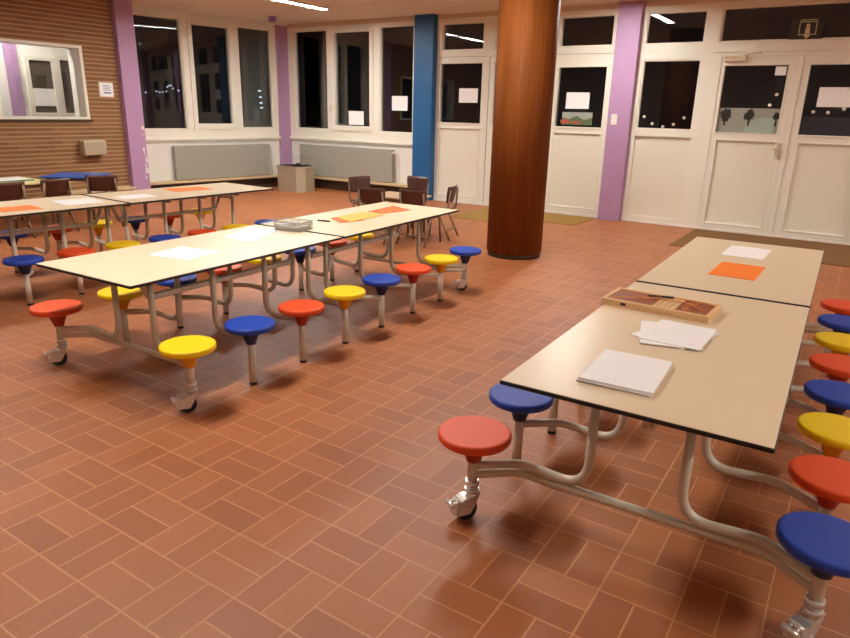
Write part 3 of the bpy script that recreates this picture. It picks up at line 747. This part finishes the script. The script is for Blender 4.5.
# winter window film with trees
def flat_on_door(poly, m, name, parent, y, th=.001):
    b = MB(); b.prism(poly, 0, th)
    for v in b.bm.verts: v.co = Vector((v.co.x, y-v.co.z, v.co.y))
    return b.build(name, m, parent)
fl = tag(flat_on_door([(-1.745, 1.315), (-1.015, 1.315), (-1.015, 1.62), (-1.745, 1.62)], 'film_pale', 'window_film', None, YB+.034), 'pale winter window film with dark trees on the double door', 'window film')
flat_on_door([(-1.40, 1.315), (-1.06, 1.315), (-1.06, 1.50), (-1.22, 1.52), (-1.40, 1.42)], 'film_aqua', 'snow_drift', fl, YB+.0328)
for (tx, tz, q) in ((-1.66, 1.53, .085), (-1.37, 1.53, .075), (-1.05, 1.53, .05)):
    poly = []
    for k in range(18):
        a = 2*PI*k/18; rr = q*(.72+.5*random.random()); poly.append((min(max(tx+rr*.8*math.cos(a), -1.744), -1.016), tz+rr*math.sin(a)*.95))
    flat_on_door(poly, 'tree', 'tree_crown', fl, YB+.0318)
    flat_on_door([(tx-.012, tz-.13), (tx+.012, tz-.13), (tx+.008, tz), (tx-.008, tz)], 'tree', 'tree_trunk', fl, YB+.0318)
tag(flat_on_door([(-.765, 1.315), (-.035, 1.315), (-.035, 1.53), (-.765, 1.53)], 'film_dark', 'window_film', None, YB+.034), 'dark blue window film low on the right-hand double door leaf', 'window film')
def ball(x, z, label, group):
    b = MB(); b.lathe([(0, -.020), (.012, -.018), (.020, -.008), (.020, .008), (.012, .018), (0, .020)], 12); o = b.build('paper_ball', 'dot'); o.location = (x, YB+.018, z); return tag(o, label, 'ornament', group)
for x, z in ((-2.72, 1.48), (-2.60, 1.39), (-2.45, 1.355), (-2.31, 1.39), (-2.18, 1.48)): ball(x, z, 'white paper ball in the curved row on the fixed window pane', 'paper balls on the fixed window')
for x, z in ((-1.09, 1.79), (-1.15, 1.66)): ball(x, z, 'white paper ball above the winter film on the door', 'paper balls above the winter film')
for x, z in ((-.65, 1.59), (-.49, 1.585), (-.33, 1.63)): ball(x, z, 'white paper ball under the sheet on the right-hand double door leaf', 'paper balls under the sheet')
# exit sign above the double doors
ex = tag(empty('exit_sign', (-.87, YB-.009, 2.532)), 'dim emergency exit sign with figure and arrow above the double doors', 'sign')
MB().box((-.20, -.004, -.10), (.16, .008, .13), .002).build('panel', 'sign_dark', ex)
b = MB()
for r_ in (((-.10, -.094), (-.09, .10)), ((.08, -.05), (.09, .10)), ((-.10, .09), (.09, .10)), ((-.10, .112), (.09, .119)), ((-.10, -.054), (-.06, -.044)), ((.045, -.054), (.09, -.044))):
    b.box((r_[0][0], -.007, max(r_[0][1], -.054)), (r_[1][0], -.004, r_[1][1]))
b.prism([(.022*math.cos(t)-.005, .052+.02*math.sin(t)) for t in [k*PI/8 for k in range(16)]], 0, .003)
b.prism([(-.03, -.04), (-.028, .02), (-.015, .032), (.008, .032), (.022, .018), (.022, -.04)], 0, .003)
b.prism([(-.055, -.045), (.045, -.045), (-.005, -.095)], 0, .003)
for v in b.bm.verts:
    if v.co.z >= -.0001 and v.co.z < .0031 and abs(v.co.y) > .0071 or (0 <= v.co.z <= .0031 and v.co.y > -.003): v.co = Vector((v.co.x, -.004-v.co.z, v.co.y))
b.build('pictogram', 'sign_pale', ex)
# fairy lights behind the left window, then glowing bars imitating glints
fs = tag(empty('fairy_lights_or_glints', W0, WA), 'string of small bluish lights hanging behind the left window', 'fairy lights')
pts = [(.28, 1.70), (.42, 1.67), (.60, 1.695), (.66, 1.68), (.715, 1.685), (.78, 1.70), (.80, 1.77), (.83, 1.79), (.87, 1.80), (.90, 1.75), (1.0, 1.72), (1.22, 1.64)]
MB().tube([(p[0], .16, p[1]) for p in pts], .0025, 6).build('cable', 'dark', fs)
for k, p in enumerate(pts): b = MB(); b.lathe([(0, -.012), (.009, -.006), (.009, .006), (0, .012)], 8); b.build('bulb_or_glint', 'fairy', fs, (p[0], .155, p[1]))
fs = tag(empty('fairy_lights_or_glints', W0, WA), 'added vertical row of glowing bars imitating glints in the left window near the corner', 'fairy lights')
pts = [(2.61, 1.77), (2.626, 1.66), (2.63, 1.555), (2.636, 1.466)]  # added glowing bars and cable imitate glints in the pane, no real string here
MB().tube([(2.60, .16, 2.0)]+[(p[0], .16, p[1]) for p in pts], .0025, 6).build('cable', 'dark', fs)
for k, p in enumerate(pts): b = MB(); b.box((-.03, -.008, -.008), (.03, .008, .008), .003); b.build('bulb_or_glint', 'fairy', fs, (p[0], .152, p[1]))

# ------------------------------------------------------------------ world, camera
wd = bpy.data.worlds.new('night'); S.world = wd; wd.use_nodes = True
wd.node_tree.nodes['Background'].inputs[0].default_value = (.012, .011, .012, 1); wd.node_tree.nodes['Background'].inputs[1].default_value = .35
F, PIT, ROL, WAZ = 655.7484, .3085, -.0244, -.5726
Rz = Matrix(((math.cos(WAZ), math.sin(WAZ), 0), (-math.sin(WAZ), math.cos(WAZ), 0), (0, 0, 1)))
cp, sp = math.cos(PIT), math.sin(PIT); cr, sr = math.cos(ROL), math.sin(ROL)
fw, up, rt = Vector((0, cp, -sp)), Vector((0, sp, cp)), Vector((1, 0, 0))
r2, u2 = cr*rt-sr*up, sr*rt+cr*up
r2, u2, fw = Rz @ r2, Rz @ u2, Rz @ fw
cd = bpy.data.cameras.new('camera'); cd.sensor_width = 36; cd.lens = F/850*36; cd.clip_start = .05
cam = bpy.data.objects.new('camera', cd); COL.objects.link(cam)
cam.matrix_world = Matrix(((r2.x, u2.x, -fw.x, 0), (r2.y, u2.y, -fw.y, 0), (r2.z, u2.z, -fw.z, 1.5), (0, 0, 0, 1)))
S.camera = cam
S.view_settings.view_transform = 'Standard'; S.view_settings.look = 'None'; S.view_settings.gamma = 1; S.view_settings.use_curve_mapping = False
S.view_settings.exposure = 0
S.cycles.use_denoising = True
S.cycles.max_bounces = 10; S.cycles.diffuse_bounces = 5; S.cycles.glossy_bounces = 5; S.cycles.transparent_max_bounces = 12
